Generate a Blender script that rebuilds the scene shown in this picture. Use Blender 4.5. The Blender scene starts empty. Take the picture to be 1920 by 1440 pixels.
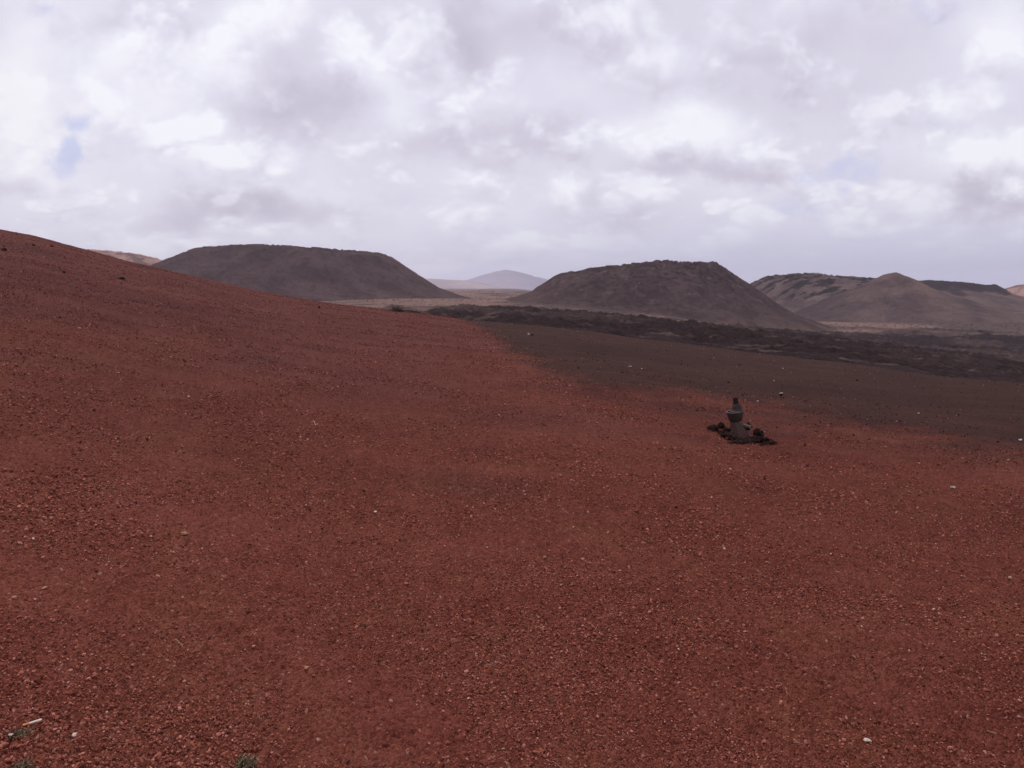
import bpy, math, random
import numpy as np
from mathutils import Vector

R = math.radians
rng = np.random.default_rng(7)
random.seed(7)
scn = bpy.context.scene
COL = scn.collection

# ------------------------------------------------------------------ camera model
FOC = 1480.0                       # focal length in photo pixels (1920 wide)
PITCH = math.atan(180.0 / FOC)
CAMH = 1.6


def ray(px, py):
    cx = (np.asarray(px, float) - 960) / FOC
    cz = (720 - np.asarray(py, float)) / FOC
    sp, cp = math.sin(PITCH), math.cos(PITCH)
    dx, dy, dz = cx, cp + cz * sp, -sp + cz * cp
    return np.arctan2(dx, dy), dz / np.hypot(dx, dy)      # azimuth, tan(elevation)


# ------------------------------------------------------------------ noise
def _h(ix, iy, seed):
    with np.errstate(over='ignore'):
        a = ix.astype(np.int64).astype(np.uint32) * np.uint32(374761393)
        a = a + iy.astype(np.int64).astype(np.uint32) * np.uint32(668265263) + np.uint32((seed * 1274126177) & 0xFFFFFFFF)
        a = (a ^ (a >> np.uint32(13))) * np.uint32(1274126177)
        a = (a ^ (a >> np.uint32(16))) * np.uint32(2246822519)
        a = a ^ (a >> np.uint32(15))
    return a.astype(np.float64) / 4294967296.0


def perlin(x, y, seed=0):
    x = np.asarray(x, float); y = np.asarray(y, float)
    ix = np.floor(x); iy = np.floor(y)
    fx = x - ix; fy = y - iy
    u = fx * fx * fx * (fx * (fx * 6 - 15) + 10)
    v = fy * fy * fy * (fy * (fy * 6 - 15) + 10)

    def g(a, b):
        t = _h(ix + a, iy + b, seed) * 2 * math.pi
        return np.cos(t) * (fx - a) + np.sin(t) * (fy - b)
    return 1.5 * ((g(0, 0) * (1 - u) + g(1, 0) * u) * (1 - v) + (g(0, 1) * (1 - u) + g(1, 1) * u) * v)


def fbm(x, y, seed=0, octv=4, gain=.5):
    s = 0; a = 1; f = 1
    for k in range(octv):
        s = s + a * perlin(x * f + 17.3 * k, y * f - 9.1 * k, seed + k)
        a *= gain; f *= 2.03
    return s


def ridged(x, y, seed=0, octv=4, gain=.55):
    s = 0; a = 1; f = 1
    for k in range(octv):
        s = s + a * (1 - 2 * np.abs(perlin(x * f + 7.3 * k, y * f + 3.1 * k, seed + k)))
        a *= gain; f *= 2.07
    return s


def sstep(a, b, x):
    t = np.clip((np.asarray(x, float) - a) / (b - a), 0, 1)
    return t * t * (3 - 2 * t)


# ------------------------------------------------------------------ near ground function
SIL = [(-900, 330), (-500, 345), (-200, 385), (0, 430), (60, 441), (160, 468), (240, 490), (300, 503), (400, 527), (500, 549),
       (600, 566), (640, 572), (700, 578), (760, 586), (830, 594), (880, 601), (1000, 609), (1100, 620), (1200, 634),
       (1300, 647), (1400, 661), (1500, 672), (1580, 681), (1680, 696), (1770, 707), (1860, 716), (1920, 721), (2100, 740), (2600, 790)]
_az, _t = ray([p[0] for p in SIL], [p[1] for p in SIL])
_rs = np.interp([p[0] for p in SIL], [-900, 0, 600, 1000, 1920, 2600], [100, 95, 78, 70, 52, 48])
_deg = np.degrees(_az)
_s = _t + 2 * CAMH / _rs
AZK = np.concatenate([[-180], _deg, [180]])
SK = np.concatenate([[0.0], _s, [0.0]])
RSK = np.concatenate([[60.0], _rs, [60.0]])


def slope_c(az):
    d = np.degrees(az)
    return np.interp(d, AZK, SK), CAMH / np.interp(d, AZK, RSK) ** 2


def ground_rel(x, y):
    r = np.hypot(x, y)
    return (.014 * fbm(x / .9, y / .9, 11, 3) + .05 * fbm(x / 4.5, y / 4.5, 12, 3) * sstep(1, 9, r)
            + .09 * fbm(x / 16, y / 16, 13, 3) * sstep(14, 50, r))


def ground_z(x, y):
    x = np.asarray(x, float); y = np.asarray(y, float)
    r = np.hypot(x, y)
    s, c = slope_c(np.arctan2(x, y))
    return s * r - c * r * r + ground_rel(x, y)


def hit(px, py):
    """ground point seen at a photo pixel"""
    az, t = ray(px, py)
    s, c = slope_c(az)
    b = s - t
    r = (b - np.sqrt(np.maximum(b * b - 4 * c * CAMH, 0))) / (2 * c)
    x, y = r * np.sin(az), r * np.cos(az)
    return x, y, ground_z(x, y)


# boundary red cinder -> brown ash, as polar curve on the ground
BND = [(872, 600.2), (905, 612), (950, 642), (1030, 677), (1120, 703), (1250, 727), (1380, 748), (1500, 764), (1650, 785), (1800, 806), (1920, 824), (2300, 880)]
_bx, _by, _bz = hit([p[0] for p in BND], [p[1] for p in BND])
_baz = np.arctan2(_bx, _by); _br = np.hypot(_bx, _by)


def maroon(x, y):
    """older purple-brown cinder lying on the left flank and in scattered drifts"""
    r = np.hypot(x, y); d = np.degrees(np.arctan2(x, y))
    f = (.35 + .65 * sstep(6, -20, d + 9 * fbm(x / 6, y / 9, 25, 3))) * sstep(4.5, 15, r * (1 + .35 * fbm(x / 4, y / 4, 26, 3)))
    f = np.maximum(f, .95 * sstep(14, 30, r))
    g = sstep(.15, .65, fbm(x / 5.5, y / 3.5, 27, 4))
    return np.clip(.80 * f + .40 * g * sstep(3, 6, r), 0, 1)


def brownness(x, y):
    r = np.hypot(x, y); az = np.arctan2(x, y)
    rb = np.interp(az, _baz, _br, left=400, right=_br[-1])
    q = np.log(np.maximum(r, .1) / rb) + .20 * fbm(x / 3.0, y / 3.0, 21, 4) + .12 * perlin(x / .4, y / .5, 22)
    return sstep(-.58, .34, q)


# ------------------------------------------------------------------ helpers
def tag(o, label=None, cat=None, group=None, kind=None):
    if label: o['label'] = label
    if cat: o['category'] = cat
    if group: o['group'] = group
    if kind: o['kind'] = kind
    return o


def grid_mesh(name, X, Y, Z, mat, attrs=None, smooth=True, wrap=False):
    n, m = X.shape
    co = np.empty((n * m, 3), np.float32)
    co[:, 0] = X.ravel(); co[:, 1] = Y.ravel(); co[:, 2] = Z.ravel()
    i = np.arange(n * m, dtype=np.int32).reshape(n, m)
    if wrap:
        i = np.concatenate([i, i[:, :1]], 1)
    q = np.stack([i[:-1, :-1], i[:-1, 1:], i[1:, 1:], i[1:, :-1]], -1).reshape(-1, 4)
    return raw_mesh(name, co, q, mat, attrs, smooth)


def raw_mesh(name, co, faces, mat, attrs=None, smooth=False, parent=None):
    k = faces.shape[1]
    me = bpy.data.meshes.new(name)
    me.vertices.add(len(co)); me.vertices.foreach_set('co', np.ascontiguousarray(co, np.float32).ravel())
    me.loops.add(faces.size); me.loops.foreach_set('vertex_index', np.ascontiguousarray(faces, np.int32).ravel())
    me.polygons.add(len(faces))
    me.polygons.foreach_set('loop_start', np.arange(0, faces.size, k, dtype=np.int32))
    me.polygons.foreach_set('loop_total', np.full(len(faces), k, np.int32))
    me.polygons.foreach_set('use_smooth', np.full(len(faces), smooth, bool))
    for an, v in (attrs or {}).items():
        v = np.asarray(v, np.float32)
        if v.ndim == 1:
            a = me.attributes.new(an, 'FLOAT', 'POINT'); a.data.foreach_set('value', v)
        else:
            a = me.attributes.new(an, 'FLOAT_COLOR', 'POINT')
            c = np.ones((len(v), 4), np.float32); c[:, :3] = v
            a.data.foreach_set('color', c.ravel())
    me.update(calc_edges=True); me.validate()
    if mat: me.materials.append(mat)
    o = bpy.data.objects.new(name, me); COL.objects.link(o)
    if parent: o.parent = parent
    return o


class NT:
    """small node-tree writer"""
    def __init__(s, tree):
        s.t = tree; tree.nodes.clear()

    def n(s, typ, ins=None, **kw):
        nd = s.t.nodes.new(typ)
        for k, v in kw.items(): setattr(nd, k, v)
        for k, v in (ins or {}).items():
            s.set(nd.inputs[k], v)
        return nd

    def set(s, sock, v):
        if isinstance(v, bpy.types.NodeSocket): s.t.links.new(v, sock)
        elif isinstance(v, bpy.types.Node): s.t.links.new(v.outputs[0], sock)
        else: sock.default_value = v

    def m(s, op, a, b=0.0, c=0.0, clamp=False):
        nd = s.t.nodes.new('ShaderNodeMath'); nd.operation = op; nd.use_clamp = clamp
        for i, v in enumerate((a, b, c)): s.set(nd.inputs[i], v)
        return nd.outputs[0]

    def v(s, op, a, b=(0, 0, 0)):
        nd = s.t.nodes.new('ShaderNodeVectorMath'); nd.operation = op
        s.set(nd.inputs[0], a); s.set(nd.inputs[1], b)
        return nd.outputs['Value'] if op in ('LENGTH', 'DOT_PRODUCT', 'DISTANCE') else nd.outputs[0]

    def noise(s, vec, scale, detail=4, rough=.55, dist=0.0, dims='3D'):
        nd = s.n('ShaderNodeTexNoise', {'Vector': vec, 'Scale': scale, 'Detail': detail, 'Roughness': rough, 'Distortion': dist}, noise_dimensions=dims)
        return nd.outputs['Fac']

    def ramp(s, fac, stops, interp='LINEAR'):
        nd = s.t.nodes.new('ShaderNodeValToRGB'); cr = nd.color_ramp; cr.interpolation = interp
        while len(cr.elements) < len(stops): cr.elements.new(.5)
        for e, (p, c) in zip(cr.elements, stops):
            e.position = p; e.color = (*c, 1) if len(c) == 3 else c
        s.set(nd.inputs[0], fac)
        return nd.outputs[0]

    def mix(s, fac, a, b, blend='MIX'):
        nd = s.t.nodes.new('ShaderNodeMix'); nd.data_type = 'RGBA'; nd.blend_type = blend
        s.set(nd.inputs[0], fac)
        for i, v in ((6, a), (7, b)):
            s.set(nd.inputs[i], (*v, 1) if isinstance(v, tuple) and len(v) == 3 else v)
        return nd.outputs[2]

    def rng(s, v, a, b, c, d, t='LINEAR'):
        nd = s.n('ShaderNodeMapRange', interpolation_type=t)
        for i, x in enumerate((v, a, b, c, d)): s.set(nd.inputs[i], x)
        return nd.outputs[0]


def new_mat(name):
    m = bpy.data.materials.new(name); m.use_nodes = True
    return m, NT(m.node_tree)


def finish(nt, color, rough=.9, bump=None, bstr=.5, bdist=.02, disp=None, spec=.25, metal=0.0):
    b = nt.n('ShaderNodeBsdfPrincipled', {'Base Color': color, 'Roughness': rough, 'Specular IOR Level': spec, 'Metallic': metal})
    if bump is not None:
        bp = nt.n('ShaderNodeBump', {'Height': bump, 'Strength': bstr, 'Distance': bdist})
        nt.set(b.inputs['Normal'], bp.outputs[0])
    o = nt.n('ShaderNodeOutputMaterial', {'Surface': b.outputs[0]})
    if disp is not None: nt.set(o.inputs['Displacement'], disp)


# ------------------------------------------------------------------ materials
RED_D, RED_M, RED_L = (.090, .0220, .0168), (.176, .0500, .0340), (.285, .103, .070)
BRN_D, BRN_M, BRN_L = (.025, .0115, .0095), (.047, .0224, .0182), (.074, .036, .029)


def mat_ground():
    m, nt = new_mat('cinder_ground')
    pos = nt.n('ShaderNodeNewGeometry').outputs['Position']
    br = nt.n('ShaderNodeAttribute', attribute_name='brown').outputs['Fac']
    patch = nt.n('ShaderNodeAttribute', attribute_name='patch').outputs['Fac']
    jig = nt.v('ADD', pos, nt.v('SCALE', nt.n('ShaderNodeTexNoise', {'Vector': pos, 'Scale': 60.0, 'Detail': 2.0}).outputs['Color']))
    sc = [n for n in nt.t.nodes if n.type == 'VECT_MATH' and n.operation == 'SCALE'][0]; sc.inputs['Scale'].default_value = .010
    v1 = nt.n('ShaderNodeTexVoronoi', {'Vector': jig, 'Scale': 85.0}, voronoi_dimensions='2D')
    v2 = nt.n('ShaderNodeTexVoronoi', {'Vector': jig, 'Scale': 34.0}, voronoi_dimensions='2D')
    sep = nt.n('ShaderNodeSeparateColor', {0: v1.outputs['Color']})
    sep2 = nt.n('ShaderNodeSeparateColor', {0: v2.outputs['Color']})
    rr, gg = sep.outputs[0], sep.outputs[1]
    nz = nt.noise(pos, 9.0, 5, .62)
    nz2 = nt.noise(pos, .55, 5, .6)
    nz3 = nt.noise(pos, 2.3, 4, .6)
    f = nt.m('ADD', nt.m('MULTIPLY', rr, .46), nt.m('MULTIPLY', sep2.outputs[0], .16))
    f = nt.m('ADD', f, nt.m('MULTIPLY', nt.m('SUBTRACT', nz, .5), .75))
    f = nt.m('ADD', f, nt.m('MULTIPLY', nt.m('SUBTRACT', nz2, .5), .55))
    f = nt.m('ADD', f, nt.m('MULTIPLY', nt.m('SUBTRACT', nz3, .5), .35))
    f = nt.m('ADD', f, nt.m('ADD', nt.m('MULTIPLY', patch, .14), .12))
    red = nt.ramp(f, [(.0, RED_D), (.45, RED_M), (.85, (.220, .070, .053)), (1.0, RED_L)])
    hue = nt.noise(pos, 1.1, 4, .6)
    red = nt.mix(nt.rng(hue, .46, .70, 0, .7), red, nt.ramp(f, [(.0, (.075, .026, .013)), (.5, (.165, .054, .030)), (1.0, (.26, .105, .06))]))
    mar = nt.n('ShaderNodeAttribute', attribute_name='maroon').outputs['Fac']
    red = nt.mix(mar, red, nt.ramp(f, [(.0, (.056, .0175, .0165)), (.45, (.108, .0345, .0300)), (1.0, (.185, .074, .062))]))
    br = nt.rng(nt.m('ADD', br, nt.m('MULTIPLY', nt.m('SUBTRACT', nt.m('ADD', nt.m('MULTIPLY', rr, .6), nt.m('MULTIPLY', sep2.outputs[2], .4)), .5), .72)), .14, .86, 0, 1, 'SMOOTHSTEP')
    brn = nt.ramp(f, [(.0, BRN_D), (.45, BRN_M), (1.0, BRN_L)])
    strn = nt.noise(nt.v('MULTIPLY', pos, (.18, .9, 0)), 1.0, 5, .62)
    brn = nt.mix(nt.rng(strn, .60, .76, 0, .6), brn, (.105, .060, .047))
    c = nt.mix(br, red, brn)
    pale = nt.rng(gg, .985, .996, 0, .8)
    c = nt.mix(nt.m('MULTIPLY', pale, nt.m('SUBTRACT', 1.0, nt.m('MULTIPLY', br, .7))), c, nt.mix(rr, (.42, .25, .19), (.30, .12, .09)))
    d1 = nt.m('SUBTRACT', .6, v1.outputs['Distance'])
    h = nt.m('MULTIPLY', d1, nt.m('ADD', .35, nt.m('MULTIPLY', sep.outputs[2], 1.0)))
    h = nt.m('ADD', h, nt.m('MULTIPLY', nt.m('SUBTRACT', .6, v2.outputs['Distance']), nt.m('MULTIPLY', sep2.outputs[1], 1.5)))
    h = nt.m('ADD', h, nt.m('MULTIPLY', nt.noise(pos, 130.0, 3, .6), .35))
    h = nt.m('MULTIPLY', h, nt.m('SUBTRACT', 1.0, nt.m('MULTIPLY', br, .45)))
    dn = nt.n('ShaderNodeDisplacement', {'Height': h, 'Midlevel': .3, 'Scale': .015})
    finish(nt, c, .95, disp=dn.outputs[0], spec=.04)
    m.displacement_method = 'BOTH'
    return m


def mat_attr(name, scale1, scale2, amp, bump_d, rough=.93, fine=None, bstr=.8):
    """vertex colour 'Col' (mineral colour, plus light and haze painted on some hills) broken up by noise"""
    m, nt = new_mat(name)
    pos = nt.n('ShaderNodeNewGeometry').outputs['Position']
    base = nt.n('ShaderNodeAttribute', attribute_name='Col').outputs['Color']
    a = nt.noise(pos, scale1, 6, .65); b = nt.noise(pos, scale2, 5, .65)
    k = nt.m('ADD', nt.m('MULTIPLY', nt.m('SUBTRACT', a, .5), 2 * amp), nt.m('MULTIPLY', nt.m('SUBTRACT', b, .5), 2 * amp))
    k = nt.m('MAXIMUM', nt.m('ADD', 1.0, k), .3)
    vm = nt.t.nodes.new('ShaderNodeVectorMath'); vm.operation = 'SCALE'
    nt.set(vm.inputs[0], base); nt.set(vm.inputs['Scale'], k)
    h = nt.m('ADD', nt.m('MULTIPLY', a, 1.0), nt.m('MULTIPLY', b, .5))
    finish(nt, vm.outputs[0], rough, bump=h, bstr=bstr, bdist=bump_d, spec=.02)
    return m


def mat_stone(name, attr='tint'):
    m, nt = new_mat(name)
    pos = nt.n('ShaderNodeNewGeometry').outputs['Position']
    base = nt.n('ShaderNodeAttribute', attribute_name=attr).outputs['Color']
    k = nt.rng(nt.noise(pos, 180.0, 3, .6), .25, .75, .65, 1.35)
    vm = nt.t.nodes.new('ShaderNodeVectorMath'); vm.operation = 'SCALE'
    nt.set(vm.inputs[0], base); nt.set(vm.inputs['Scale'], k)
    finish(nt, vm.outputs[0], .92, bump=nt.noise(pos, 260.0, 3, .6), bstr=.5, bdist=.003, spec=.06)
    return m


def mat_rock(name, dark, light, scale=30., bd=.01, rough=.9):
    m, nt = new_mat(name)
    pos = nt.n('ShaderNodeTexCoord').outputs['Object']
    n1 = nt.noise(pos, scale, 6, .65); n2 = nt.noise(pos, scale * 4, 4, .6)
    f = nt.rng(nt.m('ADD', nt.m('MULTIPLY', n1, .65), nt.m('MULTIPLY', n2, .35)), .33, .68, 0, 1)
    finish(nt, nt.mix(f, dark, light), rough, bump=nt.m('ADD', n1, nt.m('MULTIPLY', n2, .5)), bstr=.8, bdist=bd, spec=.08)
    return m


def mat_metal(name, dark, light, rust, rough=.5):
    m, nt = new_mat(name)
    pos = nt.n('ShaderNodeTexCoord').outputs['Object']
    n1 = nt.noise(pos, 14., 5, .65); n2 = nt.noise(pos, 70., 4, .6)
    c = nt.mix(nt.rng(n2, .3, .7, 0, 1), dark, light)
    c = nt.mix(nt.rng(n1, .5, .66, 0, .85), c, rust)
    finish(nt, c, nt.rng(n1, .3, .7, rough, .85), bump=n2, bstr=.35, bdist=.004, spec=.18, metal=.0)
    return m


def mat_leaf(name, a, b):
    m, nt = new_mat(name)
    pos = nt.n('ShaderNodeTexCoord').outputs['Object']
    finish(nt, nt.mix(nt.rng(nt.noise(pos, 55., 3, .6), .35, .65, 0, 1), a, b), .7, spec=.3)
    return m


M_GROUND = mat_ground()
M_LAVA = mat_attr('lava_plain_ground', .11, .7, .85, 1.6)
M_HILL = mat_attr('cinder_cone_slope', .04, .22, .5, 4.0)
M_FAR = mat_attr('far_mountain_slope', .004, .02, .2, 12.0)
M_STONE = mat_stone('cinder_gravel')
M_SCORIA = mat_rock('dark_scoria', (.010, .0060, .0058), (.066, .033, .028), 18., .02)
M_PALE = mat_rock('pale_pebble', (.42, .33, .27), (.72, .60, .50), 60., .003)
M_WHITE = mat_rock('white_pebble', (.40, .35, .32), (.70, .64, .59), 40., .004)
M_TAN = mat_rock('ochre_pebble', (.26, .11, .06), (.46, .24, .14), 60., .003)
M_IRON = mat_metal('weathered_iron', (.030, .020, .0175), (.058, .040, .035), (.062, .030, .022), .6)
M_FOOT = mat_metal('dusty_iron', (.070, .045, .040), (.115, .076, .068), (.112, .048, .036), .7)
M_BRACKET = mat_metal('rubbed_iron', (.10, .066, .064), (.17, .115, .11), (.13, .06, .05), .6)
M_RIM = mat_metal('iron_rim_highlight', (.10, .075, .075), (.19, .15, .15), (.08, .05, .045), .4)  # the bright highlight along the lip is put into this colour
M_SOOT = mat_metal('sooty_iron', (.010, .0065, .006), (.026, .017, .015), (.026, .013, .010), .65)
M_LEAF = mat_leaf('grey_green_leaf', (.065, .052, .022), (.19, .145, .080))
M_STEM = mat_leaf('dry_stem', (.16, .11, .07), (.32, .24, .16))
M_BUSH = mat_leaf('dark_bush_leaf', (.012, .014, .009), (.04, .038, .024))
M_PAPER = mat_rock('cigarette_paper', (.62, .54, .44), (.84, .77, .68), 60., .0005)
M_CORK = mat_rock('cork_filter', (.50, .22, .09), (.70, .40, .20), 160., .0005)
M_STRAW = mat_rock('dry_straw', (.30, .17, .12), (.52, .36, .27), 40., .0005)
M_ROAD = mat_rock('pale_track', (.11, .085, .075), (.19, .15, .13), .2, .05)

# ------------------------------------------------------------------ near ground
def build_ground():
    azd = np.concatenate([np.linspace(-180, -60, 40, endpoint=False), np.linspace(-60, -36, 110, endpoint=False),
                          np.linspace(-36, 36, 1350, endpoint=False), np.linspace(36, 60, 110, endpoint=False), np.linspace(60, 180, 40, endpoint=False)])
    az = np.radians(azd)
    s, c = slope_c(az)
    rs = np.sqrt(CAMH / c)
    tsil = s - 2 * CAMH / rs
    K = 620
    k = np.linspace(0, 1, K)[:, None]
    t0 = -1.05
    t = t0 + (tsil[None, :] - 1e-5 - t0) * k
    b = s[None, :] - t
    r = (b - np.sqrt(np.maximum(b * b - 4 * c * CAMH, 0))) / (2 * c)
    inner = np.linspace(.02, 1, 12)[:-1, None] * r[:1]
    outer = r[-1:] * np.geomspace(1.012, 11, 90)[:, None]
    r = np.concatenate([inner, r, outer], 0)
    X = r * np.sin(az); Y = r * np.cos(az)
    Z = s * r - c * r * r + ground_rel(X, Y)
    x, y = X.ravel(), Y.ravel()
    patch = fbm(x / 7, y / 5, 31, 4) + .5 * fbm(x / 1.6, y / 1.2, 32, 3)
    o = grid_mesh('ground', X, Y, Z, M_GROUND, {'brown': brownness(x, y), 'patch': patch, 'maroon': maroon(x, y)}, True, wrap=True)
    tag(o, kind='structure')


build_ground()

# ------------------------------------------------------------------ loose gravel on the ground
def ico(sub=0):
    import bmesh
    bm = bmesh.new(); bmesh.ops.create_icosphere(bm, subdivisions=sub, radius=1)
    bm.verts.ensure_lookup_table()
    v = np.array([w.co[:] for w in bm.verts]); f = np.array([[w.index for w in q.verts] for q in bm.faces])
    bm.free(); return v, f


def rot_mats(n):
    q = rng.normal(size=(n, 4)); q /= np.linalg.norm(q, axis=1)[:, None]
    w, x, y, z = q.T
    return np.stack([np.stack([1 - 2 * (y * y + z * z), 2 * (x * y - z * w), 2 * (x * z + y * w)], -1),
                     np.stack([2 * (x * y + z * w), 1 - 2 * (x * x + z * z), 2 * (y * z - x * w)], -1),
                     np.stack([2 * (x * z - y * w), 2 * (y * z + x * w), 1 - 2 * (x * x + y * y)], -1)], 1)


def build_gravel():
    P, S, C = [], [], []
    for n, aw in ((440000, 41),):
        az = np.radians(rng.uniform(-aw, aw, n))
        # density falls steadily with distance: log-uniform with a bias to the near ground
        k = rng.uniform(0, 1, n) ** 1.18
        r = 2.0 * (80 / 2.0) ** k
        sz = .0032 * (r / 3.0) ** .55
        x, y = r * np.sin(az), r * np.cos(az)
        clump = fbm(x / 1.1, y / .9, 41, 3)
        keep = rng.uniform(0, 1, n) < np.clip(.60 + .95 * clump, .06, 1)
        x, y, r, sz = x[keep], y[keep], r[keep], sz[keep]; n = len(x)
        b = brownness(x, y)
        k2 = rng.uniform(0, 1, n) < 1 - .93 * b
        x, y, b, sz = x[k2], y[k2], b[k2], sz[k2]; n = len(x)
        b = (rng.uniform(0, 1, n) < b).astype(float)
        s = np.clip(sz * rng.lognormal(-.06, .38, n) * (1 + .28 * np.clip(fbm(x / 1.7, y / 1.3, 44, 3), -.6, .9)), sz * .35, sz * 2.9)
        z = ground_z(x, y) + s * .40 + .004
        u = rng.uniform(0, 1, n)[:, None]
        red = np.array((.108, .0270, .0195)) * (1 - u) + np.array((.340, .110, .073)) * u
        mr = maroon(x, y)[:, None]
        red = red * (1 - mr) + mr * (np.array((.070, .020, .0185)) * (1 - u) + np.array((.205, .070, .058)) * u)
        brn = np.array(BRN_D) * (1 - u) + np.array(BRN_L) * u
        c = red * (1 - b[:, None]) + brn * b[:, None]
        w = rng.uniform(0, 1, n)
        c[w < .035] = np.array((.062, .022, .019)) * (.7 + u[w < .035])
        sel = (w > .875) & (w < .975); c[sel] = np.array((.42, .170, .130)) * (.7 + .5 * u[sel])
        sel = (w > .977) & (w < .985); c[sel] = np.array((.25, .090, .045)) * (.7 + .6 * u[sel])
        sel = w > .9968; c[sel] = np.array((.50, .33, .25)) * (.6 + .6 * u[sel])
        keepred = (b > .35) & (w > .93); c[keepred] = np.array(BRN_L) * 1.2
        P.append(np.stack([x, y, z], 1)); S.append(s); C.append(c)
    P = np.concatenate(P); S = np.concatenate(S); C = np.concatenate(C)
    n = len(P)
    v0, f0 = ico(1)
    variants = []
    for k in range(10):
        v = v0 * rng.uniform(.62, 1.25, len(v0))[:, None] * np.array([1.25, 1.0, .72]) * rng.uniform(.85, 1.15, 3)
        variants.append(v)
    which = rng.integers(0, 10, n)
    Rm = rot_mats(n)
    nv = len(v0)
    co = np.empty((n, nv, 3), np.float32)
    for k in range(10):
        i = np.where(which == k)[0]
        co[i] = np.einsum('nij,vj->nvi', Rm[i], variants[k])
    co[:, :, 2] *= .8
    co = co * S[:, None, None] + P[:, None, :]
    faces = (f0[None] + (np.arange(n) * nv)[:, None, None]).reshape(-1, 3)
    o = raw_mesh('gravel', co.reshape(-1, 3), faces, M_STONE, {'tint': np.repeat(C, nv, 0)}, False)
    tag(o, 'loose red volcanic cinder gravel covering the slope', 'gravel', kind='stuff')


build_gravel()

# ------------------------------------------------------------------ the plain beyond
def plain_base(x, y):
    r = np.hypot(x, y)
    return -15 - 37 * sstep(-20, 430, x) + 6 * sstep(2500, 8000, r)


def lava_mask(x, y):
    r = np.hypot(x, y); d = np.degrees(np.arctan2(x, y))
    rl = np.interp(d, [-40, -12, -5, 0, 4, 10, 17, 22, 27, 34, 50], [520, 540, 560, 610, 580, 520, 640, 980, 1120, 1120, 1120])
    q = np.log(r / rl) + .17 * fbm(x / 90, y / 140, 51, 5)
    return 1 - sstep(-.10, .10, q)


def plain_z(x, y):
    r = np.hypot(x, y); L = lava_mask(x, y)
    rough = 2.2 * ridged(x / 30, y / 30, 52, 5) + 1.5 * fbm(x / 6.5, y / 6.5, 53, 3)
    soft = .7 * fbm(x / 60, y / 60, 54, 4) + 5 * fbm(x / 420, y / 420, 55, 3) * sstep(500, 1500, r)
    return plain_base(x, y) + L * rough * sstep(150, 420, r) + soft * (1 - .6 * L)


def build_plain():
    azd = np.concatenate([np.linspace(-80, -37, 60, endpoint=False), np.linspace(-37, 37, 1300, endpoint=False), np.linspace(37, 80, 60)])
    az = np.radians(azd)[None, :]
    rr = np.concatenate([1 / np.linspace(1 / 110., 1 / 2600., 520), np.geomspace(2700, 23000, 50)])[:, None]
    X = rr * np.sin(az); Y = rr * np.cos(az)
    x, y = X.ravel(), Y.ravel()
    Z = plain_z(x, y).reshape(X.shape)
    L = lava_mask(x, y)[:, None]
    d = np.degrees(np.arctan2(x, y)); r = np.hypot(x, y)
    lava = np.array((.024, .0138, .0140)); lava2 = np.array((.058, .035, .033))
    g = (sstep(-.1, .85, fbm(x / 60, y / 130, 61, 5)) * (.35 + .65 * sstep(260, 620, r)))[:, None]
    st = sstep(.42, .75, fbm(x / 40, y / 9, 64, 4))[:, None]
    cl = lava * (1 - g) + lava2 * g
    cl = cl * (1 - .55 * st) + np.array((.115, .075, .066)) * .55 * st
    tan = np.array((.190, .115, .095)); gry = np.array((.088, .058, .053))
    h = sstep(-.35, .4, fbm(x / 110, y / 170, 62, 5) + .45 * np.exp(-((d + 6) / 5) ** 2) - .55 * np.exp(-((d - 9) / 6) ** 2) + .35 * np.exp(-((d - 21) / 3) ** 2) - .35 * sstep(25, 30, d))[:, None]
    ct = gry * (1 - h) + tan * h
    pt = (sstep(.02, .42, fbm(x / 34, y / 75, 66, 5)) * sstep(1150, 700, r) * sstep(2, 7, d) * .8)[:, None]
    ct = ct * (1 - pt) + np.array((.043, .027, .027)) * pt
    c = ct * (1 - L) + cl * L
    sp = (fbm(x / 5, y / 7, 63, 3) > .38)[:, None] * (1 - L)      # low dark scrub
    c = c * (1 - .6 * sp)
    o = grid_mesh('lava_field', X, Y, Z, M_LAVA, {'Col': c}, True)
    tag(o, kind='structure')


build_plain()


def plain_hit(px, py):
    az, t = ray(px, py)
    rr = np.geomspace(120, 6000, 6000)
    x, y = rr * math.sin(az), rr * math.cos(az)
    z = plain_z(x, y) - CAMH
    i = np.argmax(z / rr > t) if np.any(z / rr > t) else -1
    return x[i], y[i], z[i] + CAMH


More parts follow.
